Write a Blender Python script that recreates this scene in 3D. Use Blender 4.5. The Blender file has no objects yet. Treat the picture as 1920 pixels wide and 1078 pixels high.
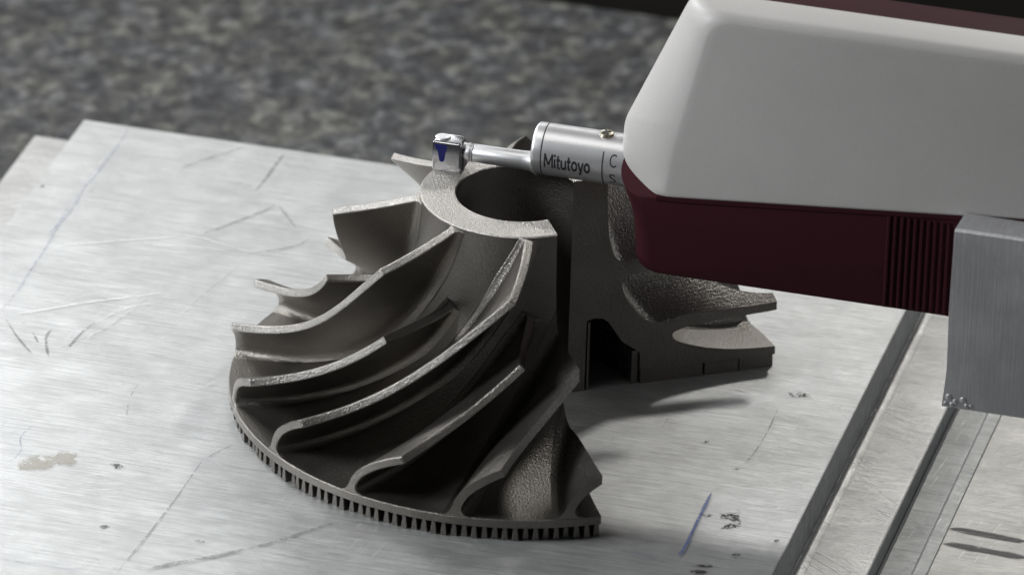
import bpy, bmesh, math, random
from mathutils import Vector, Matrix
import numpy as np
random.seed(7)
sc = bpy.context.scene
C = sc.collection
R = math.radians

# ---------------------------------------------------------------- camera
cam_d = bpy.data.cameras.new("camera")
cam = bpy.data.objects.new("camera", cam_d); C.objects.link(cam)
rt = Vector((0.99946075, 0.0152985, 0.02905469)); up = Vector((-0.0328334, 0.45396415, 0.8904148))
fw = Vector((-4.32e-4, 0.89088860, -0.45422165))
M = Matrix((rt, up, -fw)).transposed().to_4x4(); M.translation = Vector((0, -24.8432, 13.1307))
cam.matrix_world = M
cam_d.sensor_width = 36; cam_d.lens = 279.617
cam_d.clip_start = 1; cam_d.clip_end = 300
cam_d.dof.use_dof = True; cam_d.dof.focus_distance = 27.75; cam_d.dof.aperture_fstop = 1.35
sc.camera = cam
# ---------------------------------------------------------------- light
W = bpy.data.worlds.new("World"); sc.world = W; W.use_nodes = True
bgn = W.node_tree.nodes["Background"]; bgn.inputs[0].default_value = (.93, .96, 1, 1); bgn.inputs[1].default_value = .035
def area(name, loc, aim, sx, sy, power, col=(1, 1, 1)):
    l = bpy.data.lights.new(name, 'AREA'); l.shape = 'RECTANGLE'; l.size = sx; l.size_y = sy; l.energy = power; l.color = col
    o = bpy.data.objects.new(name, l); C.objects.link(o); o.location = loc
    o.rotation_euler = (Vector(aim) - Vector(loc)).to_track_quat('-Z', 'Y').to_euler()
    return o
area('key_lamp', (3.21, 7.20, 6.16), (0, 0, .2), .95, .7, 235, (1, .985, .955))
area('left_lamp', (-4.8, 4.4, 4.6), (-1.2, 0, .2), 2.2, 1.8, 300, (.97, .98, 1))
area('window_lamp', (-2.3, 10.6, 5.5), (-.8, 0, 0), 5.6, 2.4, 135, (.97, .985, 1))
area('top_lamp', (-2.4, -.2, 8.6), (-.3, 0, 0), 4.5, 2.4, 100, (1, .99, .97))
area('side_lamp', (-5.6, -1.6, 3.9), (-.6, 0, .4), 1.8, 1.8, 300, (.93, .96, 1))
area('right_fill', (8.5, 2.0, 3.0), (1, 0, 0), 2.0, 1.4, 70, (.96, .98, 1))  # added fill for ambient light from the right, lifts the dark step wall
sc.view_settings.view_transform = 'Standard'; sc.view_settings.look = 'None'
sc.view_settings.exposure = 0; sc.view_settings.gamma = 1
sc.render.engine = 'CYCLES'

# ---------------------------------------------------------------- helpers
def put(name, bm, mat, parent=None, smooth=False, auto=None, bevel=0, seg=2):
    me = bpy.data.meshes.new(name)
    bmesh.ops.recalc_face_normals(bm, faces=bm.faces)
    bm.to_mesh(me); bm.free()
    me.materials.append(mat)
    if smooth or auto:
        for p in me.polygons: p.use_smooth = True
    o = bpy.data.objects.new(name, me); C.objects.link(o); o.parent = parent
    if auto: me.set_sharp_from_angle(angle=R(auto))
    if bevel:
        m = o.modifiers.new("bevel", 'BEVEL'); m.width = bevel; m.segments = seg; m.limit_method = 'ANGLE'; m.angle_limit = R(38)
    return o
def empty(name, loc=(0, 0, 0), rz=0):
    o = bpy.data.objects.new(name, None); C.objects.link(o); o.location = loc; o.rotation_euler = (0, 0, rz); o.empty_display_size = .1
    return o
def tag(o, label=None, cat=None, group=None, kind=None):
    for k, v in (('label', label), ('category', cat), ('group', group), ('kind', kind)):
        if v: o[k] = v
    return o
def box(bm, x0, x1, y0, y1, z0, z1):
    v = [bm.verts.new((x, y, z)) for x in (x0, x1) for y in (y0, y1) for z in (z0, z1)]
    for f in ((0, 1, 3, 2), (4, 6, 7, 5), (0, 4, 5, 1), (2, 3, 7, 6), (0, 2, 6, 4), (1, 5, 7, 3)):
        bm.faces.new([v[i] for i in f])
    return v
def loft(bm, loops, cap=True):
    rows = [[bm.verts.new(p) for p in L] for L in loops]
    n = len(rows[0])
    for a, b in zip(rows, rows[1:]):
        for i in range(n):
            j = (i + 1) % n
            bm.faces.new((a[i], a[j], b[j], b[i]))
    if cap:
        bm.faces.new(rows[0]); bm.faces.new(rows[-1])
    return rows
def rounded(pts, rad, seg=5):
    """polygon (2-D) with each corner rounded; rad one value or a list"""
    out = []; n = len(pts)
    for i, p in enumerate(pts):
        r = rad[i] if isinstance(rad, (list, tuple)) else rad
        p = Vector(p); a = Vector(pts[i - 1]) - p; b = Vector(pts[(i + 1) % n]) - p
        if r <= 0:
            for s in range(seg + 1): out.append(tuple(p + a.normalized() * 1e-4 * (seg - s) / seg))
            continue
        la, lb = min(r, a.length * .45), min(r, b.length * .45)
        A = p + a.normalized() * la; B = p + b.normalized() * lb
        for s in range(seg + 1):
            t = s / seg
            q = A * (1 - t) ** 2 + p * 2 * t * (1 - t) + B * t * t
            out.append((q.x, q.y))
    return out
def cyl_x(bm, x0, x1, yc, zc, r, n=64, r1=None):
    r1 = r if r1 is None else r1
    loft(bm, [[(x, yc + rr * math.sin(2 * math.pi * i / n), zc + rr * math.cos(2 * math.pi * i / n)) for i in range(n)] for x, rr in ((x0, r), (x1, r1))])
def lathe_x(bm, prof, yc, zc, n=72):
    loft(bm, [[(x, yc + rr * math.sin(2 * math.pi * i / n), zc + rr * math.cos(2 * math.pi * i / n)) for i in range(n)] for x, rr in prof])

# ---------------------------------------------------------------- materials
class NT:
    def __init__(s, name):
        s.m = bpy.data.materials.new(name); s.m.use_nodes = True; s.t = s.m.node_tree; s.b = s.t.nodes['Principled BSDF']
        s.out = s.t.nodes['Material Output']
    def n(s, typ, **kw):
        o = s.t.nodes.new(typ)
        for k, v in kw.items():
            if k.startswith('i_'):
                key = k[2:].replace('_', ' '); o.inputs[int(key) if key.isdigit() else key].default_value = v
            else: setattr(o, k, v)
        return o
    def l(s, a, b): s.t.links.new(a, b)
    def obj(s, scale=(1, 1, 1), rot=(0, 0, 0), loc=(0, 0, 0)):
        tc = s.n('ShaderNodeTexCoord'); mp = s.n('ShaderNodeMapping')
        mp.inputs['Scale'].default_value = scale; mp.inputs['Rotation'].default_value = rot; mp.inputs['Location'].default_value = loc
        s.l(tc.outputs['Object'], mp.inputs[0]); return mp.outputs[0]
    def noise(s, vec, scale, detail=4, rough=.55, dist=0):
        o = s.n('ShaderNodeTexNoise'); o.inputs['Scale'].default_value = scale; o.inputs['Detail'].default_value = detail
        o.inputs['Roughness'].default_value = rough; o.inputs['Distortion'].default_value = dist
        s.l(vec, o.inputs['Vector']); return o.outputs['Fac']
    def ramp(s, fac, stops):
        o = s.n('ShaderNodeValToRGB'); e = o.color_ramp.elements
        while len(e) < len(stops): e.new(.5)
        for i, (p, c) in enumerate(stops):
            e[i].position = p; e[i].color = (c, c, c, 1) if isinstance(c, (int, float)) else (*c, 1)
        s.l(fac, o.inputs[0]); return o.outputs[0]
    def math(s, op, a, b=None, clamp=False):
        o = s.n('ShaderNodeMath', operation=op); o.use_clamp = clamp
        for i, v in enumerate((a, b)):
            if v is None: continue
            if isinstance(v, (int, float)): o.inputs[i].default_value = v
            else: s.l(v, o.inputs[i])
        return o.outputs[0]
    def mix(s, fac, a, b, mode='MIX'):
        o = s.n('ShaderNodeMix', data_type='RGBA', blend_type=mode)
        for i, v in ((0, fac), (6, a), (7, b)):
            if isinstance(v, (int, float)): o.inputs[i].default_value = v if i == 0 else (v, v, v, 1)
            elif isinstance(v, tuple): o.inputs[i].default_value = (*v, 1)
            else: s.l(v, o.inputs[i])
        return o.outputs[2]
    def bump(s, h, strength, dist=.01):
        o = s.n('ShaderNodeBump'); o.inputs['Strength'].default_value = strength; o.inputs['Distance'].default_value = dist
        s.l(h, o.inputs['Height']); s.l(o.outputs[0], s.b.inputs['Normal']); return o
    def set(s, **kw):
        for k, v in kw.items():
            k = k.replace('_', ' ')
            if isinstance(v, (int, float)): s.b.inputs[k].default_value = v
            elif isinstance(v, tuple): s.b.inputs[k].default_value = (*v, 1) if len(v) == 3 else v
            else: s.l(v, s.b.inputs[k])
        return s.m

def mat_aluminium(name, base, r0, r1, streak=1.0, arcs=False, loc=(0, 0, 0)):
    t = NT(name)
    v = t.obj(loc=loc)
    vs = t.obj(scale=(1.2, 26, 1), loc=loc)          # brushed along the plate's long direction
    vs2 = t.obj(scale=(3, 110, 3), loc=loc)
    vb = t.obj(scale=(40, 2.5, 1), rot=(0, 0, .2), loc=loc)
    big = t.noise(v, 1.1, 5, .6)
    cl = t.noise(v, 5.5, 6, .65)
    st = t.noise(vs, 3.0, 6, .7, .3)
    st2 = t.noise(vs2, 2.0, 5, .7)
    cr = t.noise(vb, 1.0, 4, .6)
    grey = t.mix(t.ramp(cl, [(.35, 0.), (.65, 1.)]), tuple(x * .80 for x in base), base)
    patch = t.ramp(t.noise(t.obj(scale=(1, 2.2, 1), loc=(7, 3, 1)), 2.6, 7, .68, .5), [(.44, 0.), (.62, 1.)])
    grey = t.mix(t.math('MULTIPLY', patch, .34), grey, tuple(x * .70 for x in base))
    grey = t.mix(t.math('MULTIPLY', t.ramp(st, [(.38, 1.), (.54, 0.)]), .55 * streak), grey, tuple(x * .6 for x in base))
    # small dark smuts
    sm = t.ramp(t.noise(t.obj(scale=(1, 1.8, 1), loc=(3, 1, 0)), 16, 4, .55, .6), [(.70, 0.), (.76, 1.)])
    sm = t.math('MULTIPLY', sm, t.ramp(big, [(.45, 0.), (.6, 1.)]))
    grey = t.mix(t.math('MULTIPLY', sm, .65), grey, (.12, .115, .10))
    rough = t.math('ADD', t.math('MULTIPLY', t.ramp(st, [(.3, 0.), (.7, 1.)]), (r1 - r0) * .6), r0)
    rough = t.math('ADD', rough, t.math('MULTIPLY', cl, (r1 - r0) * .5))
    rough = t.math('ADD', rough, t.math('MULTIPLY', patch, .07))
    h = t.math('ADD', t.math('MULTIPLY', st2, .6), t.math('MULTIPLY', st, .5))
    h = t.math('ADD', h, t.math('MULTIPLY', t.ramp(cr, [(.3, 0.), (.36, 1.)]), .06))
    if arcs:
        w = t.n('ShaderNodeTexWave', wave_type='RINGS', rings_direction='Z')
        w.inputs['Scale'].default_value = 7.5; w.inputs['Distortion'].default_value = 2.2; w.inputs['Detail'].default_value = 3; w.inputs['Detail Scale'].default_value = .4
        t.l(t.obj(scale=(1, 1, 1), loc=(-.3, 1.9, 0)), w.inputs[0])
        ms = t.ramp(t.noise(v, 4, 3), [(.45, 0.), (.6, 1.)])
        ln = t.math('MULTIPLY', t.ramp(w.outputs['Fac'], [(.8, 0.), (.97, 1.)]), ms)
        h = t.math('ADD', h, t.math('MULTIPLY', ln, .7))
        grey = t.mix(t.math('MULTIPLY', ln, .35), grey, (.98, .98, .96))
    grey = t.mix(.62, grey, t.mix(1.0, grey, t.ramp(st2, [(.30, .62), (.50, 1.), (.70, 1.25)]), 'MULTIPLY'))
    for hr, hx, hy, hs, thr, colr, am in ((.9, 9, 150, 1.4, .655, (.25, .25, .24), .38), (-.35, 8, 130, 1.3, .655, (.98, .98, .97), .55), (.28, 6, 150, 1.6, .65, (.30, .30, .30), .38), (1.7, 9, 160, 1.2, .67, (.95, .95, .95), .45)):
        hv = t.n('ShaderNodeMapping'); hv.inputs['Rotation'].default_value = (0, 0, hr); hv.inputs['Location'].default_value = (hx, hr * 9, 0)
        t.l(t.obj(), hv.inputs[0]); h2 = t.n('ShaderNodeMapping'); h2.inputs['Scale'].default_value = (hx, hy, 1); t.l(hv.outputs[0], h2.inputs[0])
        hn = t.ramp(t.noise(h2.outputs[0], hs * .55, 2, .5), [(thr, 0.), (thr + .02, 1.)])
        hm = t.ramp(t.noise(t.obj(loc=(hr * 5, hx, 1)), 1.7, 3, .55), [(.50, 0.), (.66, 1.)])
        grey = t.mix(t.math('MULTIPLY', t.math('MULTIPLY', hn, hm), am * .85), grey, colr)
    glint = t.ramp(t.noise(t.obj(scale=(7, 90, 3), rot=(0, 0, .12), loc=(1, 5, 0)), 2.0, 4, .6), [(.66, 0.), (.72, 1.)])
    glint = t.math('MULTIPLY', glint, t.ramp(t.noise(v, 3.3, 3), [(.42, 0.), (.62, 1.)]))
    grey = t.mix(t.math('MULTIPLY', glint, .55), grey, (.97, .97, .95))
    t.bump(h, .55, .005)
    t.set(Base_Color=grey, Metallic=.66, Roughness=rough)
    t.b.inputs['Anisotropic'].default_value = .0
    return t.m

def mat_arm():
    t = NT('clamp_aluminium'); v = t.obj(scale=(60, 6, 1.6), rot=(0, .22, 0)); w = t.obj()
    a = t.noise(v, 1.6, 6, .7, .4); b = t.noise(w, 3.0, 5, .6); c_ = t.noise(t.obj(scale=(160, 10, 4), rot=(0, -.15, 0)), 1, 4, .7)
    col = t.mix(t.ramp(a, [(.3, 0.), (.7, 1.)]), (.70, .70, .71), (.84, .84, .85))
    col = t.mix(t.math('MULTIPLY', t.ramp(b, [(.4, 1.), (.6, 0.)]), .4), col, (.40, .40, .42))
    col = t.mix(t.math('MULTIPLY', t.ramp(c_, [(.62, 0.), (.72, 1.)]), .25), col, (.85, .85, .85))
    t.bump(t.math('ADD', t.math('MULTIPLY', a, .5), c_), .35, .004)
    return t.set(Base_Color=col, Metallic=.55, Roughness=t.math('ADD', t.math('MULTIPLY', b, .2), .28))

def mat_sinter(name, base=(.24, .226, .207), rough=.40, grain=1.0, layers=.5):
    t = NT(name); v = t.obj()
    g = t.noise(v, 190, 2, .6); g2 = t.noise(v, 110, 3, .6); b = t.noise(v, 4, 4, .6)
    sp = t.ramp(t.noise(v, 230, 2, .55), [(.54, 0.), (.70, 1.)])
    col = t.mix(t.ramp(b, [(.3, 0.), (.7, 1.)]), tuple(x * .80 for x in base), tuple(x * 1.1 for x in (base[0] * 1.0, base[1] * .985, base[2] * .98)))
    col = t.mix(t.math('MULTIPLY', sp, .30 if grain < 1.5 else .8), col, tuple(min(.92, x * 2.1) for x in base))
    wv = t.n('ShaderNodeTexWave', wave_type='BANDS', bands_direction='Z'); wv.inputs['Scale'].default_value = 34; wv.inputs['Distortion'].default_value = .8; wv.inputs['Detail'].default_value = 2
    t.l(v, wv.inputs[0])
    h = t.math('ADD', t.math('MULTIPLY', g, .8 * grain), t.math('MULTIPLY', g2, .8 * grain))
    h = t.math('ADD', h, t.math('MULTIPLY', wv.outputs['Fac'], .12 * layers))
    t.bump(h, .48 if grain < 1.5 else .65, .0052)
    t.set(Base_Color=col, Metallic=.96, Roughness=t.math('ADD', t.math('MULTIPLY', b, .12), rough - .06))
    return t.m

def mat_plain(name, col, rough, metal=0., noise_amt=.06, nscale=60, bump=.05, coat=0., spec=.5):
    t = NT(name); v = t.obj(); n_ = t.noise(v, nscale, 4, .6); n2 = t.noise(v, 3, 4, .6)
    f = t.math('ADD', t.math('MULTIPLY', n_, .5), t.math('MULTIPLY', n2, .5))
    c2 = t.mix(t.ramp(f, [(.35, 0.), (.65, 1.)]), tuple(x * (1 - noise_amt) for x in col), tuple(min(1, x * (1 + noise_amt)) for x in col))
    if bump: t.bump(n_, bump, .004)
    t.set(Base_Color=c2, Metallic=metal, Roughness=t.math('ADD', t.math('MULTIPLY', n2, .1), rough - .05))
    t.b.inputs['Coat Weight'].default_value = coat; t.b.inputs['Specular IOR Level'].default_value = spec
    return t.m

def mat_mark(name, col, rough, dens, metal=0., scale=34, stretch=(1, 1, 1), full=.9):
    t = NT(name); v = t.obj(scale=stretch); n_ = t.noise(v, scale, 5, .65); n2 = t.noise(v, scale * 4, 3, .6)
    f = t.math('ADD', t.math('MULTIPLY', n_, .65), t.math('MULTIPLY', n2, .35))
    a = t.ramp(f, [(dens, 0.), (dens + .09, full)])
    # soft sides from the ribbon's own v coordinate
    uv = t.n('ShaderNodeAttribute', attribute_name='side'); e = t.ramp(uv.outputs['Fac'], [(.0, 0.), (.55, 1.)])
    t.set(Base_Color=col, Metallic=metal, Roughness=rough, Alpha=t.math('MULTIPLY', a, e))
    return t.m

M_plate = mat_aluminium('brushed_aluminium', (.73, .735, .725), .30, .48)
M_base = mat_aluminium('milled_aluminium', (.66, .655, .635), .32, .48, .6, True, (5, 2, 0))
M_rail = mat_aluminium('milled_aluminium_right', (.56, .55, .52), .36, .50, .5, False, (9, 4, 0))
M_arm = mat_arm()
M_slot = mat_aluminium('slot_metal', (.42, .43, .42), .34, .5, 1.0, False, (4, 4, 2))
M_side = mat_plain('dark_plate_side', (.36, .37, .375), .55, .25, .25, 24, .25)  # darker base colour for the side faces of the plates
M_sint = mat_sinter('sintered_metal')
M_blade = mat_sinter('sintered_metal_blade', (.25, .235, .215), .33, 1.1, .8)
M_edge = mat_sinter('pale_sintered_edge', (.52, .50, .465), .38, 1.9, .3)  # paler, coarser finish on blade edges and the hub's top ring
M_tooth = mat_sinter('sintered_metal_tooth', (.24, .228, .212), .5, 1.0)
M_white = mat_plain('white_plastic', (.63, .612, .588), .45, 0, .05, 160, .08)
M_maroon = mat_plain('maroon_plastic', (.050, .0135, .019), .62, 0, .06, 220, .10, spec=.07)
M_satin = mat_plain('satin_metal', (.86, .855, .86), .40, .82, .04, 200, .10)
M_rod = mat_plain('rod_metal', (.70, .70, .70), .42, .85, .05, 150, .10)
M_chrome = mat_plain('chrome', (.70, .70, .72), .20, 1, .03, 90, 0)
M_ink = mat_plain('black_ink', (.035, .035, .04), .5, 0, .1, 80, 0)
M_blue = mat_plain('blue_paint', (.006, .010, .15), .3, 0, .1, 80, 0)
M_screw = mat_plain('screw_metal', (.50, .48, .38), .3, .95, .1, 120, .1)
M_groove = mat_plain('dark_groove', (.05, .05, .06), .5, .5, .1, 80, 0)
M_pen = mat_mark('blue_pen', (.10, .15, .40), .5, .36, 0, 40, full=.75)
M_pale = mat_mark('faded_blue_pen', (.14, .18, .38), .5, .42, 0, 46, full=.5)
M_scr = mat_mark('dark_scratch', (.10, .10, .10), .6, .43, 0, 30, full=.46)
M_lit = mat_mark('bright_scratch', (.97, .97, .96), .62, .42, .3, 30, full=.7)
M_blot = mat_mark('grey_smudge', (.055, .052, .042), .6, .46, 0, 24, full=.9)
M_contact = mat_mark('painted_contact_dark', (.02, .024, .035), .5, .30, 0, 9, full=.9)  # dark tone painted in for the gap and reflection at a wall foot
M_stain = mat_mark('beige_stain', (.50, .47, .40), .7, .40, .1, 14, full=.6)
M_stripe = mat_mark('black_marker', (.02, .02, .022), .5, .33, 0, 4, (1, 22, 1), full=.93)

def mat_granite():
    t = NT('black_granite'); v = t.obj(scale=(1, .8, 1), rot=(0, 0, R(14)))
    a = t.noise(v, 12.5, 3, .55, .2); b = t.noise(v, 38, 2, .6); c_ = t.noise(v, 2.2, 3, .5)
    vo = t.n('ShaderNodeTexVoronoi'); vo.inputs['Scale'].default_value = 24; t.l(v, vo.inputs['Vector'])
    f = t.math('ADD', t.math('MULTIPLY', a, .6), t.math('MULTIPLY', b, .25))
    f = t.math('ADD', f, t.math('MULTIPLY', vo.outputs['Color'], .15))
    col = t.ramp(f, [(.38, (.014, .014, .016)), (.46, (.040, .040, .040)), (.54, (.078, .078, .073)), (.64, (.185, .185, .172))])
    hue = t.ramp(t.noise(v, 6, 2), [(.35, (.92, .96, 1.06)), (.5, (1, 1, 1)), (.66, (1.02, 1.03, .93))])
    col = t.mix(1.0, col, hue, 'MULTIPLY')
    t.set(Base_Color=col, Roughness=t.math('ADD', t.math('MULTIPLY', c_, .2), .34)); return t.m
M_gran = mat_granite()
M_dark = mat_plain('dark_floor', (.022, .019, .016), .8, 0, .4, 2, .1)
M_back = mat_plain('dark_wall', (.05, .05, .046), .9, 0, .3, 1, 0)

# ================================================================ setting
TH = -0.24954          # the plates' and the instrument's direction (-14.3 degrees)
def sheet(name, x0, x1, y0, y1, z0, z1, mat, bevel=.006):
    bm = bmesh.new(); box(bm, x0, x1, y0, y1, z0, z1)
    o = put(name, bm, mat, bevel=bevel, seg=2); o.rotation_euler.z = TH; return o
GZ = -.62
g = sheet('granite_surface', -7, 7, -6.5, 4.606, GZ - .8, GZ, M_gran, .02); tag(g, kind='structure')
fl = sheet('floor', -26, 26, -20, 40, GZ - 3.2, GZ - 3.0, M_dark, 0); tag(fl, kind='structure')
# dark band beyond the granite table, then the grey end wall
wl = sheet('wall', -26, 26, 20, 20.4, GZ - 3, 14, M_back, 0); tag(wl, kind='structure')

def darker_sides(o):
    o.data.materials.append(M_side)
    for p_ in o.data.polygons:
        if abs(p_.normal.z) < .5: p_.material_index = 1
# ---- stacked aluminium plates (local x along the long edge, y away)
plate = sheet('aluminium_plate', -2.14, 1.169, -3.4, 1.714, -.158, 0, M_plate, .005)
tag(plate, 'scratched top aluminium plate under the cut impeller with blue pen lines', 'metal plate')
basep = sheet('base_plate', -2.375, 1.42, -3.5, 1.835, -.40, -.158, M_base, .006)
tag(basep, 'lower aluminium plate sticking out to the left and right beneath the pen-marked plate', 'metal plate')
darker_sides(plate); darker_sides(basep)
rail = sheet('rail_plate', 1.614, 4.6, -3.5, 2.4, -.40, -.158, M_rail, .005)
tag(rail, 'aluminium plate at the right edge with two black marker stripes', 'metal plate')
bm = bmesh.new(); loft(bm, [[(1.556, y, -.40), (1.556, y, -.172), (1.566, y, -.162), (1.612, y, -.166), (1.612, y, -.40)] for y in (-3.5, 2.4)])
put('edge_strip', bm, M_slot, rail, bevel=.003)
bm = bmesh.new(); box(bm, -2.375, 1.555, -3.5, 1.835, GZ, -.402); box(bm, 1.557, 4.6, -3.5, 2.4, GZ, -.402)
sub = put('sub_plate', bm, M_base, None, bevel=.004); sub.rotation_euler.z = TH
tag(sub, 'lowest aluminium slab on the granite, seen as the floor of the narrow slot at right', 'metal slab')
bm = bmesh.new(); box(bm, 1.421, 1.555, -3.5, 1.8, -.4, -.236); slot = put('slot_floor', bm, M_slot, basep, bevel=.003)

bm = bmesh.new(); loft(bm, [[(1.186, y, -.1585), (1.190, y, -.152), (1.204, y, -.1545), (1.214, y, -.1585)] for y in (-3.4, 1.8)]); put('machined_ridge', bm, M_base, basep, auto=20)
def ribbon(name, pts, wd, mat, parent, z=0.0012, jit=.0, label=None):
    P = [Vector(p) for p in pts]
    S = []
    for a, b in zip(P, P[1:]):
        k = max(3, int((b - a).length / .03))
        for i in range(k): S.append(a.lerp(b, i / k))
    S.append(P[-1])
    if len(S) > 4:
        for _ in range(2): S = [S[0]] + [(S[i - 1] + S[i] * 2 + S[i + 1]) / 4 for i in range(1, len(S) - 1)] + [S[-1]]
    bm = bmesh.new(); rows = []; n = len(S)
    vals = []
    for i, p in enumerate(S):
        t = (S[min(i + 1, n - 1)] - S[max(i - 1, 0)]).normalized(); nn = Vector((-t.y, t.x))
        e = min(1, min(i, n - 1 - i) / max(1, n * .12)); w = wd * .5 * (.45 + .55 * e) * (1 + random.uniform(-.25, .25) * min(1, jit + .6))
        rows.append([bm.verts.new((*(p + nn * w * s), z)) for s in (-1, 0, 1)])
        vals += [0, (.35 + .65 * e) if 0 < i < n - 1 else 0., 0]
    for a, b in zip(rows, rows[1:]):
        for j in (0, 1): bm.faces.new((a[j], a[j + 1], b[j + 1], b[j]))
    o = put(name, bm, mat, parent)
    at = o.data.attributes.new('side', 'FLOAT', 'POINT')
    for i, v in enumerate(vals): at.data[i].value = v
    if label: o['label'] = label
    return o
MARKS = {
 'blue': [([(-1.951, 1.701), (-1.946, 1.534), (-1.951, 1.308), (-1.961, 1.115), (-1.943, 1.014), (-1.955, 0.778), (-1.939, 0.678), (-1.935, 0.466), (-1.928, 0.311), (-1.933, 0.096)], 0.007), ([(-1.964, 0.983), (-1.956, 0.856), (-1.959, 0.727), (-1.962, 0.781)], 0.006), ([(-1.55, -0.687), (-1.567, -0.755), (-1.561, -0.807), (-1.526, -0.878), (-1.536, -0.948), (-1.562, -0.993)], 0.006), ([(-1.349, -1.633), (-1.241, -1.636), (-1.064, -1.625)], 0.005), ([(0.832, -0.412), (0.832, -0.489), (0.834, -0.597), (0.837, -0.732), (0.839, -0.851), (0.829, -0.902)], 0.013), ([(0.595, -0.919), (0.665, -0.916), (0.732, -0.926), (0.815, -0.958)], 0.007)],
 'dark': [([(-1.492, 1.677), (-1.543, 1.607), (-1.581, 1.56), (-1.673, 1.42)], 0.01), ([(-1.335, 1.677), (-1.341, 1.593), (-1.34, 1.451), (-1.35, 1.32)], 0.009), ([(-1.436, 0.915), (-1.332, 1.084), (-1.236, 1.242)], 0.009), ([(-1.233, 1.247), (-1.189, 1.187), (-1.116, 1.087)], 0.007), ([(-1.051, 1.021), (-1.052, 0.984), (-1.09, 0.925), (-1.232, 0.823)], 0.007), ([(-1.902, 0.063), (-1.824, -0.052), (-1.724, -0.171)], 0.01), ([(-1.78, -0.002), (-1.717, -0.103)], 0.008), ([(-1.716, 0.037), (-1.724, -0.027), (-1.66, -0.179)], 0.011), ([(-1.584, 0.137), (-1.608, 0.055), (-1.618, -0.07)], 0.009), ([(-0.913, -0.734), (-0.918, -1.033), (-0.93, -1.278), (-0.952, -1.608)], 0.006), ([(-0.913, -0.734), (-0.843, -0.587)], 0.005), ([(-0.331, -1.013), (-0.398, -1.083), (-0.498, -1.219), (-0.585, -1.303)], 0.014), ([(-0.585, -1.303), (-0.655, -1.377), (-0.766, -1.461), (-0.863, -1.544)], 0.022), ([(-1.293, -0.264), (-1.297, -0.376), (-1.26, -0.524)], 0.004), ([(0.905, 0.264), (0.911, 0.089), (0.904, -0.084), (0.886, -0.197)], 0.005), ([(-1.46, 0.378), (-1.529, 0.09), (-1.659, -0.127)], 0.004), ([(-1.309, 0.251), (-1.283, 0.459), (-1.223, 0.726)], 0.003)],
 'light': [([(-1.9, 0.673), (-1.709, 0.778), (-1.462, 0.906)], 0.008), ([(-1.906, 0.075), (-1.684, 0.259), (-1.418, 0.437)], 0.008), ([(-1.573, 0.163), (-1.512, 0.29), (-1.425, 0.345)], 0.006), ([(-1.462, 0.906), (-1.195, 0.835)], 0.006), ([(0.869, -0.517), (0.961, -0.592)], 0.008), ([(0.709, 0.374), (0.773, 0.353)], 0.012), ([(-1.99, 0.448), (-1.706, 0.452)], 0.005), ([(-1.651, 0.788), (-1.316, 0.831)], 0.004), ([(-2.217, 1.323), (-1.73, 1.568)], 0.003)],
 'blot': [([(0.823, -0.569), (0.874, -0.576)], 0.03), ([(0.89, -0.571), (0.946, -0.544), (0.965, -0.546)], 0.045), ([(0.932, -0.533), (0.975, -0.611), (0.919, -0.65)], 0.035), ([(1.115, -0.681), (1.134, -0.667)], 0.02), ([(0.715, -0.059), (0.732, -0.049)], 0.02), ([(0.856, -0.224), (0.886, -0.222)], 0.03), ([(0.999, -0.822), (1.036, -0.822)], 0.035), ([(0.887, -0.977), (0.96, -0.969)], 0.04), ([(-1.51, -0.996), (-1.452, -0.936), (-1.39, -0.891), (-1.326, -0.845)], 0.1), ([(0.878, -0.941), (0.975, -0.917)], 0.02), ([(-2.117, 1.12), (-2.102, 1.125)], 0.02), ([(0.904, 0.4), (0.995, 0.388)], 0.05), ([(-1.621, -0.071), (-1.616, -0.057)], 0.02), ([(-1.113, -1.298), (-1.072, -1.305)], 0.03), ([(-0.77, -1.296), (-0.731, -1.299)], 0.02), ([(-1.184, -0.897), (-1.178, -0.854)], 0.05)],
}
STRIPES = [([(1.611, -0.115), (1.713, -0.118), (1.802, -0.138), (1.904, -0.128)], 0.035), ([(1.615, -0.227), (1.718, -0.23), (1.818, -0.253), (1.927, -0.237)], 0.04)]

zz = .0010
ribbon('painted_contact_line', [(1.1775, y * .2) for y in range(-16, 10)], .020, M_contact, basep, -.1570)  # painted dark line for the gap and reflection below the plate's step
ribbon('painted_contact_line', [(1.428, y * .2) for y in range(-16, 9)], .016, M_contact, slot, -.2345)
for pts, w in MARKS['blot']:
    big = pts[0][0] < -1.4 and w > .05
    ribbon('stain' if big else 'smudge', pts, w * 1.15, M_stain if big else M_blot, plate, zz, 1); zz += .00012
for pts, w in MARKS['dark']: ribbon('scratch', pts, w * 1.25, M_scr, plate, zz); zz += .00012
for pts, w in MARKS['light']: ribbon('bright_scratch', pts, w * 1.1, M_lit, plate, zz); zz += .00012
for pts, w in MARKS['blue']: ribbon('pen_line', pts, w * (1.2 if w > .01 else .95), M_pen if w > .01 else M_pale, plate, zz); zz += .00012
for pts, w in STRIPES: ribbon('marker_stripe', [(x_, pts[0][1] + (x_ - pts[0][0]) * (-.06)) for x_, _ in pts], w * 1.3, M_stripe, rail, -.1565)
# fine random scratches and specks, all one relief-less litter of wear
rs = random.Random(5)
for k in range(46):
    x = rs.uniform(-2.05, 1.05); y = rs.uniform(-1.9, 1.6); a = rs.choice((rs.gauss(.15, .5), rs.gauss(.9, .6))); L = rs.uniform(.06, .30)
    q = [(x + math.cos(a) * L * s + .02 * math.sin(s * 3 + k), y + math.sin(a) * L * s) for s in (0, .5, 1)]
    if any(not (-2.1 < p[0] < 1.14 and p[1] < 1.68) for p in q): continue
    ribbon('fine_scratch', q, rs.uniform(.0022, .0045), rs.choice((M_scr, M_lit, M_lit)), plate, zz); zz += .00005

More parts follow.
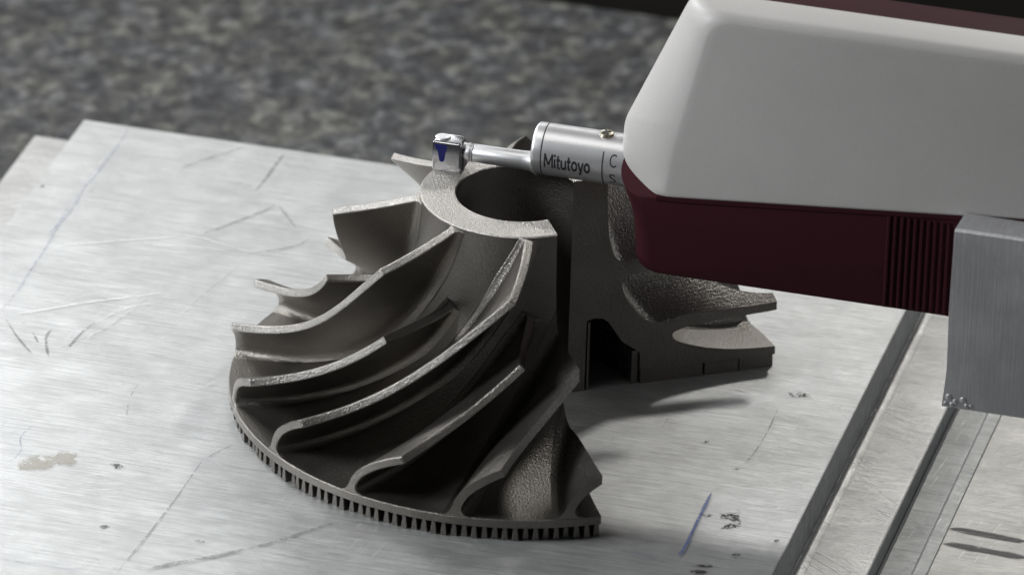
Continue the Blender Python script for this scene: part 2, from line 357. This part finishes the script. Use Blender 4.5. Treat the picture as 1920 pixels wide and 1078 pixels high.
# ================================================================ impeller
imp = empty('impeller')
tag(imp, 'dark bronze-grey sintered metal impeller with curved blades and a quarter cut away', 'impeller')
HT, RB, RH, RZ = .834, .2194, .344, .083
A1, O1 = R(-74.1), .047        # cut plane at the front
A2, O2 = R(18.95), .036        # cut plane at the right
def th1(r): return A1 + math.asin(min(1, O1 / r)) + 2 * math.pi
def th2(r): return A2 + math.asin(min(1, O2 / r))
def sweep(bm, prof, n=150, closed=True):
    rows = []
    for i in range(n + 1):
        f = i / n; row = []
        for r, z in prof:
            th = th2(r) * (1 - f) + th1(r) * f
            row.append(bm.verts.new((r * math.cos(th), r * math.sin(th), z)))
        rows.append(row)
    m = len(prof)
    for a, b in zip(rows, rows[1:]):
        for j in range(m):
            k = (j + 1) % m
            bm.faces.new((a[j], b[j], b[k], a[k]))
    bm.faces.new(rows[0]); bm.faces.new(rows[-1][::-1])
def hubP(u):
    P = ((RH, HT), (RH, .35), (.47, RZ), (1.0, RZ)); s = 1 - u
    c = (s ** 3, 3 * u * s * s, 3 * u * u * s, u ** 3)
    return sum(c[i] * P[i][0] for i in range(4)), sum(c[i] * P[i][1] for i in range(4))
prof = [(RB, .0), (RB, HT - .004), (RB + .004, HT), (RH - .004, HT), (RH, HT - .004)]
prof += [hubP(u) for u in [i / 36 for i in range(1, 36)]]
prof += [(.996, RZ), (.9995, RZ - .003), (1.0, .053), (.997, .050), (.53, .050), (.525, .052), (.49, .055), (.489, .123), (.47, .140), (.42, .176), (.39, .225), (.366, .262), (.345, .279), (.315, .284), (.288, .279), (.285, .27), (.285, .0)]
bm = bmesh.new(); sweep(bm, prof)
hub = put('hub', bm, M_sint, imp, auto=32)
hub.data.materials.append(M_edge)
for p_ in hub.data.polygons:
    if p_.normal.z > .6 and p_.center.z > .8: p_.material_index = 1
hub['label'] = 'bored hub flaring into the back disc'
# thin tube left standing round the bore in the hollow underside
bm = bmesh.new(); sweep(bm, [(.291, .0), (.291, .268), (.299, .272), (.299, .0)], 90); put('inner_sleeve', bm, M_sint, imp, auto=32)
# support structure below the disc
bm = bmesh.new(); sweep(bm, [(.493, 0), (.493, .0535), (.727, .0485), (.727, 0)], 120); put('support_ring', bm, M_tooth, imp, auto=32)
bm = bmesh.new(); sweep(bm, [(.736, 0), (.736, .0485), (.862, .0485), (.862, 0)], 120); put('support_ring', bm, M_tooth, imp, auto=32)
# comb of small support teeth round the rim
bm = bmesh.new()
def ring4(r, w, z): return [(r, -w, z), (r, w, z)]
q = [(.864, -.0080, 0), (.864, .0080, 0), (.9915, .0112, 0), (.9915, -.0112, 0), (.864, -.0050, .0495), (.864, .0050, .0495), (.9915, .0066, .0495), (.9915, -.0066, .0495)]
v = [bm.verts.new(p) for p in q]
for f in ((3, 2, 1, 0), (4, 5, 6, 7), (0, 1, 5, 4), (1, 2, 6, 5), (2, 3, 7, 6), (3, 0, 4, 7)): bm.faces.new([v[i] for i in f])
t0 = put('support_tooth', bm, M_tooth, imp, bevel=.0012, seg=1)
a0 = th2(.95) + .014; a1 = th1(.95) - .014; n = round((a1 - a0) / R(2.045))
for i in range(n + 1):
    o = t0 if i == 0 else t0.copy()
    if i: C.objects.link(o); o.parent = imp
    o.rotation_euler.z = a0 + (a1 - a0) * i / n + random.uniform(-.0005, .0005)
    s = 1 + random.uniform(-.012, .004); o.scale = (s, random.uniform(.95, 1.05), 1)
# comb ribs inside the hollow
bm = bmesh.new(); box(bm, .462, .487, -.006, .006, 0, .13)
r0 = put('support_rib', bm, M_tooth, imp)
for i in range(40):
    o = r0 if i == 0 else r0.copy()
    if i: C.objects.link(o); o.parent = imp
    o.rotation_euler.z = th2(.47) + .03 + i * R(2.9)

# ---- blades
Q = [0.6483830941718807, 0.7462873104706905, 0.2764759152552877, -91.59719102587937, -70.61211866195688, 19.868775250231238, 1.7191357363055086, 0.6346067188476174, 0.4780141669560473, 0.6986836815388359, 0.27687764345655, 2.383316675883391, 4.060235043002462]
HU = np.polyfit([0, .15, .3, .5, .7, .85, 1], [-85.3, -99.5, -113, -130, -140, -144.3, -146.3], 4)
def blade_pt(u, v, split):
    s = 1 - u
    rh_, zh_ = hubP(u)
    c = (s ** 3, 3 * u * s * s, 3 * u * u * s, u ** 3)
    P = ((Q[0], Q[1]), (Q[7], Q[8]), (Q[9], Q[10]), (1.0, Q[2]))
    rs_ = sum(c[i] * P[i][0] for i in range(4)); zs_ = sum(c[i] * P[i][1] for i in range(4))
    ts = Q[3] + Q[4] * u + Q[5] * u * u + Q[6] * u ** 3 + Q[12] * u ** 4 + (Q[11] if split else 0)
    th_ = float(np.polyval(HU, u))
    g = max(v, 0) ** (1 + 1.35 * u)
    th = R(th_ + (ts - th_) * g)
    r = rh_ + (rs_ - rh_) * v; z = zh_ + (zs_ - zh_) * v
    if v < 0:
        k = -v
        r = rh_ - .022 * k * (1 - u); z = min(HT - .003, zh_ - .022 * k * u)
    return Vector((r * math.cos(th), r * math.sin(th), z))
TB, FR = .033, .040
def blade_mesh(k, split):
    NU, NV = 60, 22
    ul, vl = [i / NU for i in range(NU + 1)], None
    bm = bmesh.new()
    rot = Matrix.Rotation(R(22.5 * k), 4, 'Z')
    def us(v): return (.215 + .115 * max(v, 0)) if split else 0.0
    vs = [-1.0, 0.0] + [(i / NV) ** 1.25 for i in range(1, NV + 1)]
    rows = []
    e = 1e-3
    for i in range(NU + 1):
        f = i / NU; f = f if not split else f
        A, B = [], []
        for v in vs:
            vv = max(v, 0.0); u0 = us(vv); u = u0 + f * (1 - u0)
            ua, ub = max(u - e, 0), min(u + e, 1)
            p = blade_pt(u, vv, split)
            du = blade_pt(ub, vv, split) - blade_pt(ua, vv, split)
            va, vb = max(vv - e, 0), min(vv + e, 1)
            dv = blade_pt(u, vb, split) - blade_pt(u, va, split)
            nrm = du.cross(dv).normalized()
            # towards +theta
            tdir = Vector((-p.y, p.x, 0))
            if nrm.dot(tdir) < 0: nrm = -nrm
            dist = (p - blade_pt(u, 0, split)).length
            fl_ = 0.0; fr = FR * (.55 + .45 * min(1, f / .12))
            if dist < fr: fl_ = fr - math.sqrt(max(0, fr * fr - (fr - dist) ** 2))
            base = blade_pt(u, v, split)
            taper = 1 - .12 * vv
            a = base - nrm * fl_ * .9; b = base + nrm * (TB * taper + fl_ * .9)
            for q_ in (a, b):
                if f == 1:
                    rr = math.hypot(q_.x, q_.y); q_.x *= .9985 / rr; q_.y *= .9985 / rr
                if q_.z > HT - .0015 : q_.z = HT - .0015
            A.append(a); B.append(b)
        loop = A + B[::-1]
        rows.append([bm.verts.new(rot @ p) for p in loop])
    n = len(rows[0])
    for a, b in zip(rows, rows[1:]):
        for j in range(n):
            m = (j + 1) % n
            fc = bm.faces.new((a[j], a[m], b[m], b[j]))
            if j == n // 2 - 1: fc.material_index = 1
    half = n // 2
    for row in (rows[0], rows[-1]):        # end faces as a ladder of quads
        for j in range(half - 1):
            fc = bm.faces.new((row[j], row[j + 1], row[n - 2 - j], row[n - 1 - j]))
            if row is rows[0] and not split: fc.material_index = 1
    bmesh.ops.recalc_face_normals(bm, faces=bm.faces)
    def cut(n_, off):
        g_ = bm.verts[:] + bm.edges[:] + bm.faces[:]
        r_ = bmesh.ops.bisect_plane(bm, geom=g_, plane_co=n_ * off, plane_no=n_, clear_outer=True, dist=1e-5)
        es = [x for x in r_['geom_cut'] if isinstance(x, bmesh.types.BMEdge)]
        if es: bmesh.ops.holes_fill(bm, edges=es, sides=0)
    if k >= 1: cut(Vector((-math.sin(A1), math.cos(A1), 0)), O1 - .0008)
    if k <= -8: cut(-Vector((-math.sin(A2), math.cos(A2), 0)), -(O2 + .0008))
    return bm
for k in range(-11, 4):
    split = k % 2 != 0
    if k == -11: continue
    bm = blade_mesh(k, split)
    if len(bm.verts) < 30: bm.free(); continue
    o = put('splitter_blade' if split else 'main_blade', bm, M_blade, imp, auto=40, bevel=.0055, seg=3)
    o.data.materials.append(M_edge)

# ================================================================ roughness tester
T = empty('roughness_tester', (0, 0, 0), TH)
tag(T, 'white and maroon handheld surface roughness tester with its probe resting on the hub', 'measuring instrument')
# local: x along the instrument, y away from the camera side, z up
def shell(name, sects, mat, rad, parent, auto=40, seg=6):
    bm = bmesh.new()
    loft(bm, [[(x, y, z) for x, z in rounded(pts, rr, seg)] for y, pts, rr in sects])
    return put(name, bm, mat, parent, auto=auto)
XR = 3.3
def wpts(f, dz=0):      # outline of the white cover, f = 0 at its widest, 1 at the front face
    L = lambda a, b: a + (b - a) * f
    sp = .905 + .082 * f
    return [(L(.598, .70), 1.703 - .012 * f), (L(.377, .585), L(1.19, 1.16)), (L(.372, .575), L(1.065, 1.09)), (L(.437, .556), L(.912, .987)), (XR, L(1.15, 1.235)), (XR, 1.703 - .012 * f)]
sect = [(-.004, wpts(0), [.05, .035, .035, .04, 0, 0])]
for i in range(17):
    ph = math.pi / 2 * (i / 16) ** .9
    s_ = math.sin(ph) ** 1.45; w_ = 1 - math.cos(ph) ** 1.45
    sect.append((-.028 - .132 * s_, wpts(w_), [.05 + .03 * w_, .035 + .08 * w_, .035 + .08 * w_, .04, 0, 0]))
P = [(x + (.02 if x < 3 else 0), z + (-.02 if z > 1.3 else .006)) for x, z in wpts(1.0)]
sect.append((-.1603, P, [.08, .11, .11, .04, 0, 0]))
# round the long top edge: pull the top down as the front is reached
def toprow(y):
    t = max(0, (-y - .125) / .036)
    return .028 * (1 - math.sqrt(max(0, 1 - min(1, t) ** 2)))
sect = [(y, [(x, z - (toprow(y) if z > 1.5 else 0)) for x, z in P], r_) for y, P, r_ in sect]
cover = shell('upper_cover', sect, M_white, 0, T, auto=60, seg=8)
# maroon housing: front part under the cover, and the back half
def mpts(i, top, drop=0):
    return [(.372 + i * .85, top[0]), (.418 + i * .9, .86), (.434 + i, .80), (.440 + i, .664 + i * .15), (XR, .664 + i * .15), (XR, top[1])]
sect2 = []
for i in range(-1, 13):
    ph = math.pi / 2 * max(0, i) / 12
    y = .03 if i < 0 else -.030 - .123 * math.sin(ph) ** .9
    k = .078 * (1 - math.cos(ph)); g = max(0, -y) / .153
    P = [(.377 + k * 1.35, 1.05 - .085 * g), (.4255 + k * .9, .885), (.437 + k, .80), (.444 + k, .664 + k * .30), (XR, .664 + k * .30), (XR, 1.15 + .055 * g)]
    sect2.append((y, P, [0, .04, .05, .075, 0, 0]))
house = shell('lower_housing', sect2, M_maroon, 0, T, auto=50, seg=8)
# back half
bs = []
for y, i in ((-.004, 0), (.06, 0), (.15, .006), (.19, .022), (.215, .05), (.225, .10)):
    bs.append((y, [(.600 + i, 1.697 - i), (.386 + i, 1.17), (.386 + i, 1.02), (.452 + i, .664 + i * .4), (XR, .664 + i * .4), (XR, 1.7 - i)], [.06, .09, .05, .075, 0, 0]))
back_ = shell('rear_housing', bs, M_maroon, 0, T, auto=50, seg=8)
# lip along the parting line
def split_z(x): return .987 + (x - .556) * (1.235 - .987) / (XR - .556)
bm = bmesh.new()
rows = []
for x in [.53 + i * (XR - .55) / 24 for i in range(25)]:
    z = split_z(x) - (.004 if x > .55 else .0)
    rows.append([(x, -.140, z - .004), (x, -.1575, z - .004), (x, -.1585, z - .012), (x, -.1575, z - .021), (x, -.140, z - .024)])
loft(bm, rows); put('parting_lip', bm, M_maroon, T, auto=30)
# grip ribs near the clamp
bm = bmesh.new(); loft(bm, [[(xx, -.140, z), (xx, -.1555 + abs(z - .84) ** 4 * 2, z), (xx + .0045, -.1625 + abs(z - .84) ** 4 * 2, z), (xx + .011, -.1625 + abs(z - .84) ** 4 * 2, z), (xx + .0155, -.1555 + abs(z - .84) ** 4 * 2, z), (xx + .0155, -.140, z)] for xx in (0,) for z in (.69, .70, .80, .90, 1.0, 1.022, 1.036)])
g0 = put('grip_rib', bm, M_maroon, house, auto=30)
for i in range(24):
    o = g0 if i == 0 else g0.copy()
    if i: C.objects.link(o); o.parent = house
    o.location.x = 1.343 + i * .0232
# nose sleeve
YC, ZC, RC = .115, .963, .0915
bm = bmesh.new()
lathe_x(bm, [(.030, .03), (.030, RC - .006), (.035, RC - .001), (.040, RC), (.0655, RC), (.0662, RC - .004), (.0695, RC - .004), (.0702, RC), (.62, RC), (.62, .03)], YC, ZC, 96)
slv = put('nose_sleeve', bm, M_satin, T, auto=35)
bm = bmesh.new(); lathe_x(bm, [(.0655, RC - .02), (.0655, RC - .0010), (.0700, RC - .0010), (.0700, RC - .02)], YC, ZC, 96); put('ring_groove', bm, M_groove, slv, auto=35)
def on_sleeve(x, phi, r=RC):   # phi measured from the top towards the camera side
    return Vector((x, YC - r * math.sin(phi), ZC + r * math.cos(phi)))
# half groove line near the body
bm = bmesh.new(); rows = []
for i in range(25):
    ph = R(52 + i * 4.6); rows.append([on_sleeve(.2875 + s, ph, RC + q_) for s, q_ in ((0, -.001), (0, .0006), (.0042, .0006), (.0042, -.001))])
loft(bm, rows); put('scribed_line', bm, M_ink, slv)
def lettering(txt, x0, width, phi_base, phi_cap, cap_h, bold, name, thick=.0008):
    cu = bpy.data.curves.new('lettering', 'FONT'); cu.body = txt; cu.offset = bold; cu.resolution_u = 4; cu.size = 1
    to = bpy.data.objects.new('lettering', cu); C.objects.link(to)
    dg = bpy.context.evaluated_depsgraph_get(); me = bpy.data.meshes.new_from_object(to.evaluated_get(dg))
    bpy.data.objects.remove(to)
    bm = bmesh.new(); bm.from_mesh(me)
    bmesh.ops.triangulate(bm, faces=bm.faces)
    bmesh.ops.subdivide_edges(bm, edges=[e_ for e_ in bm.edges if e_.calc_length() > .12], cuts=5)
    xs = [v_.co.x for v_ in bm.verts]; lo, hi = min(xs), max(xs)
    for v_ in bm.verts:
        u_ = (v_.co.x - lo) / (hi - lo); h_ = v_.co.y / cap_h
        v_.co = on_sleeve(x0 + u_ * width, phi_base + (phi_cap - phi_base) * h_, RC + thick)
    return put(name, bm, M_ink, slv)
def stroke_word(word, x0, width, phi_base, phi_cap, wt, name):
    arc = lambda cx, cy, rx, ry, a, b_: [(cx + rx * math.cos(R(a + (b_ - a) * i / 14)), cy + ry * math.sin(R(a + (b_ - a) * i / 14))) for i in range(15)]
    G = {'M': (.80, [[(.08, 0), (.08, .72)], [(.08, .70), (.40, .16)], [(.40, .16), (.72, .70)], [(.72, .72), (.72, 0)]]),
         'i': (.24, [[(.12, 0), (.12, .50)], [(.12, .60), (.12, .72)]]),
         't': (.36, [[(.15, .68), (.15, .12)] + arc(.26, .13, .11, .10, 180, 290), [(.02, .46), (.33, .46)]]),
         'u': (.52, [[(.08, .50), (.08, .20)] + arc(.25, .20, .17, .17, 180, 360) + [(.42, .50)], [(.42, .5), (.42, 0)]]),
         'o': (.56, [arc(.27, .25, .20, .22, 0, 360)]),
         'y': (.50, [[(.04, .50), (.24, .02)], [(.44, .50), (.20, -.12), (.08, -.19)]])}
    tot = sum(G[c_][0] for c_ in word); x = 0; bm = bmesh.new(); lay = 0
    for c_ in word:
        for st in G[c_][1]:
            dn = []
            for p, q_ in zip(st, st[1:]):
                k = max(1, int(math.hypot(q_[0] - p[0], q_[1] - p[1]) / .08))
                dn += [(p[0] + (q_[0] - p[0]) * i / k, p[1] + (q_[1] - p[1]) * i / k) for i in range(k)]
            dn.append(st[-1]); lay += 1; prev = None
            for i, p in enumerate(dn):
                a_ = Vector(dn[max(0, i - 1)]); b_ = Vector(dn[min(len(dn) - 1, i + 1)]); t_ = (b_ - a_).normalized(); nn = Vector((-t_.y, t_.x)) * wt
                pr = []
                for sgn in (-1, 1):
                    u_ = (x + p[0] + nn.x * sgn) / tot; h_ = (p[1] + nn.y * sgn) / .72
                    pr.append(bm.verts.new(on_sleeve(x0 + u_ * width, phi_base + (phi_cap - phi_base) * h_, RC + .0005 + lay * .00003)))
                if prev: bm.faces.new((prev[0], prev[1], pr[1], pr[0]))
                prev = pr
        x += G[c_][0]
    return put(name, bm, M_ink, slv)
stroke_word('Mitutoyo', .080, .168, R(107), R(74), .070, 'brand_lettering')
lettering('C', .315, .024, R(84), R(54), .70, -.006, 'marking_letter')
lettering('S', .316, .022, R(128), R(100), .70, -.006, 'marking_letter')
# cross-head screw on top of the sleeve
bm = bmesh.new(); n_ = 28
loft(bm, [[(rr * math.cos(2 * math.pi * i / n_), rr * math.sin(2 * math.pi * i / n_), z) for i in range(n_)] for rr, z in ((.026, -.02), (.026, .004), (.023, .0075), (.012, .0095), (.004, .010))])
scr = put('screw', bm, M_screw, slv, auto=30); scr.location = on_sleeve(.2815, R(3), RC); scr.rotation_euler = (R(3), 0, .5)
bm = bmesh.new(); box(bm, -.0155, .0155, -.0028, .0028, .004, .0112); box(bm, -.0028, .0028, -.0155, .0155, .004, .0108); put('cross_slot', bm, M_ink, scr)
# probe rod
YR, ZR = .115, .906
bm = bmesh.new()
lathe_x(bm, [(-.222, .01), (-.222, .031), (-.211, .0335), (-.206, .0335), (-.2045, .0295), (-.2005, .0295), (-.199, .0335), (-.1955, .0335), (-.194, .0305), (-.190, .0325), (-.02, .0335), (.012, .0345), (.026, .040), (.036, .046), (.036, .01)], YR, ZR, 64)
rod = put('probe_rod', bm, M_rod, T, auto=35)
# probe head: chromed block standing on the hub ring
bm = bmesh.new()
X0, X1, Y0, Y1, Z0, Z1 = -.338, -.2335, .080, .150, .8345, .946
loft(bm, [[(x, y, z) for x, y in rounded([(X0 + i, Y0 + i), (X1 - i * .4, Y0 + i), (X1 - i * .4, Y1), (X0 + i, Y1)], [.007, .008, .012, .012], 4)] for z, i in ((Z0, .004), (Z0 + .004, .001), (Z0 + .03, .0), (Z1 - .008, .0), (Z1 - .003, .002), (Z1 - .0004, .006), (Z1, .009))])
head = put('probe_head', bm, M_chrome, T, auto=35)
bm = bmesh.new()
loft(bm, [[(-.309 + rr * 1.25 * math.cos(2 * math.pi * i / 32), .121 + rr * math.sin(2 * math.pi * i / 32), z) for i in range(32)] for rr, z in ((.0225, Z1 - .002), (.0225, Z1 + .0035), (.0200, Z1 + .0058))])
put('round_cap', bm, M_satin, head, auto=30)
bm = bmesh.new()
pl_ = [(-.3285, Z1 - .0095), (-.2915, Z1 - .0095), (-.293, Z1 - .028), (-.2965, Z1 - .045), (-.298, Z1 - .066), (-.3015, Z1 - .074), (-.3085, Z1 - .0755), (-.3135, Z1 - .071), (-.317, Z1 - .050), (-.319, Z1 - .035), (-.3255, Z1 - .024)]
pl_ = [(-.3285 + (x + .3285) * 1.22, z) for x, z in pl_]
loft(bm, [[(x, y, z) for x, z in pl_] for y in (Y0 + .002, Y0 - .0008)]); put('paint_mark', bm, M_blue, head)
bm = bmesh.new(); box(bm, X1 - .002, X1 + .010, .082, .148, Z0 + .012, Z1 - .012); put('head_collar', bm, M_groove, head, bevel=.004)
bm = bmesh.new(); cyl_x(bm, X1 + .002, -.215, YR, ZR, .0335, 40, .030); put('rod_neck', bm, M_rod, head, auto=40)

# ================================================================ clamp holding the tester
K = empty('clamp', (0, 0, 0), TH)
tag(K, 'aluminium clamp plate pressed against the front of the white and maroon instrument', 'clamp')
bm = bmesh.new()
cl = []
for z, x, yb in ((.412, 1.598, -.17), (.44, 1.5995, -.165), (.50, 1.605, -.165), (.56, 1.608, -.165), (.66, 1.606, -.165), (.745, 1.604, -.165), (.90, 1.605, -.165), (1.06, 1.607, -.165), (1.090, 1.608, -.165)):
    yf = -.30
    if z > 1.08: yf = -.288
    cl.append([(x, yf, z), (2.6, yf, z), (2.6, yb, z), (x + .006, yb, z)])
cl.insert(-1, [(1.607, -.298, 1.083), (2.6, -.298, 1.083), (2.6, -.165, 1.083), (1.613, -.165, 1.083)])
loft(bm, cl); jaw = put('jaw_plate', bm, M_arm, K, auto=30, bevel=.0012)
bm = bmesh.new(); box(bm, 2.602, 2.9, -.5, -.166, -.158, 1.3); put('clamp_post', bm, M_arm, K, bevel=.01)
# little blisters along the jaw's bottom edge
bm = bmesh.new(); bmesh.ops.create_icosphere(bm, subdivisions=2, radius=.0115)
for v_ in bm.verts: v_.co.y *= .4
b0 = put('blister', bm, M_arm, jaw, smooth=True)
for i, (x, z, s) in enumerate(((1.622, .452, 1.1), (1.645, .437, .9), (1.672, .448, 1.0), (1.612, .427, .7), (1.634, .425, .8), (1.685, .428, .8), (1.70, .43, .5))):
    o = b0 if i == 0 else b0.copy()
    if i: C.objects.link(o); o.parent = jaw
    o.location = (x, -.3005, z); o.scale = (s, 1, s)
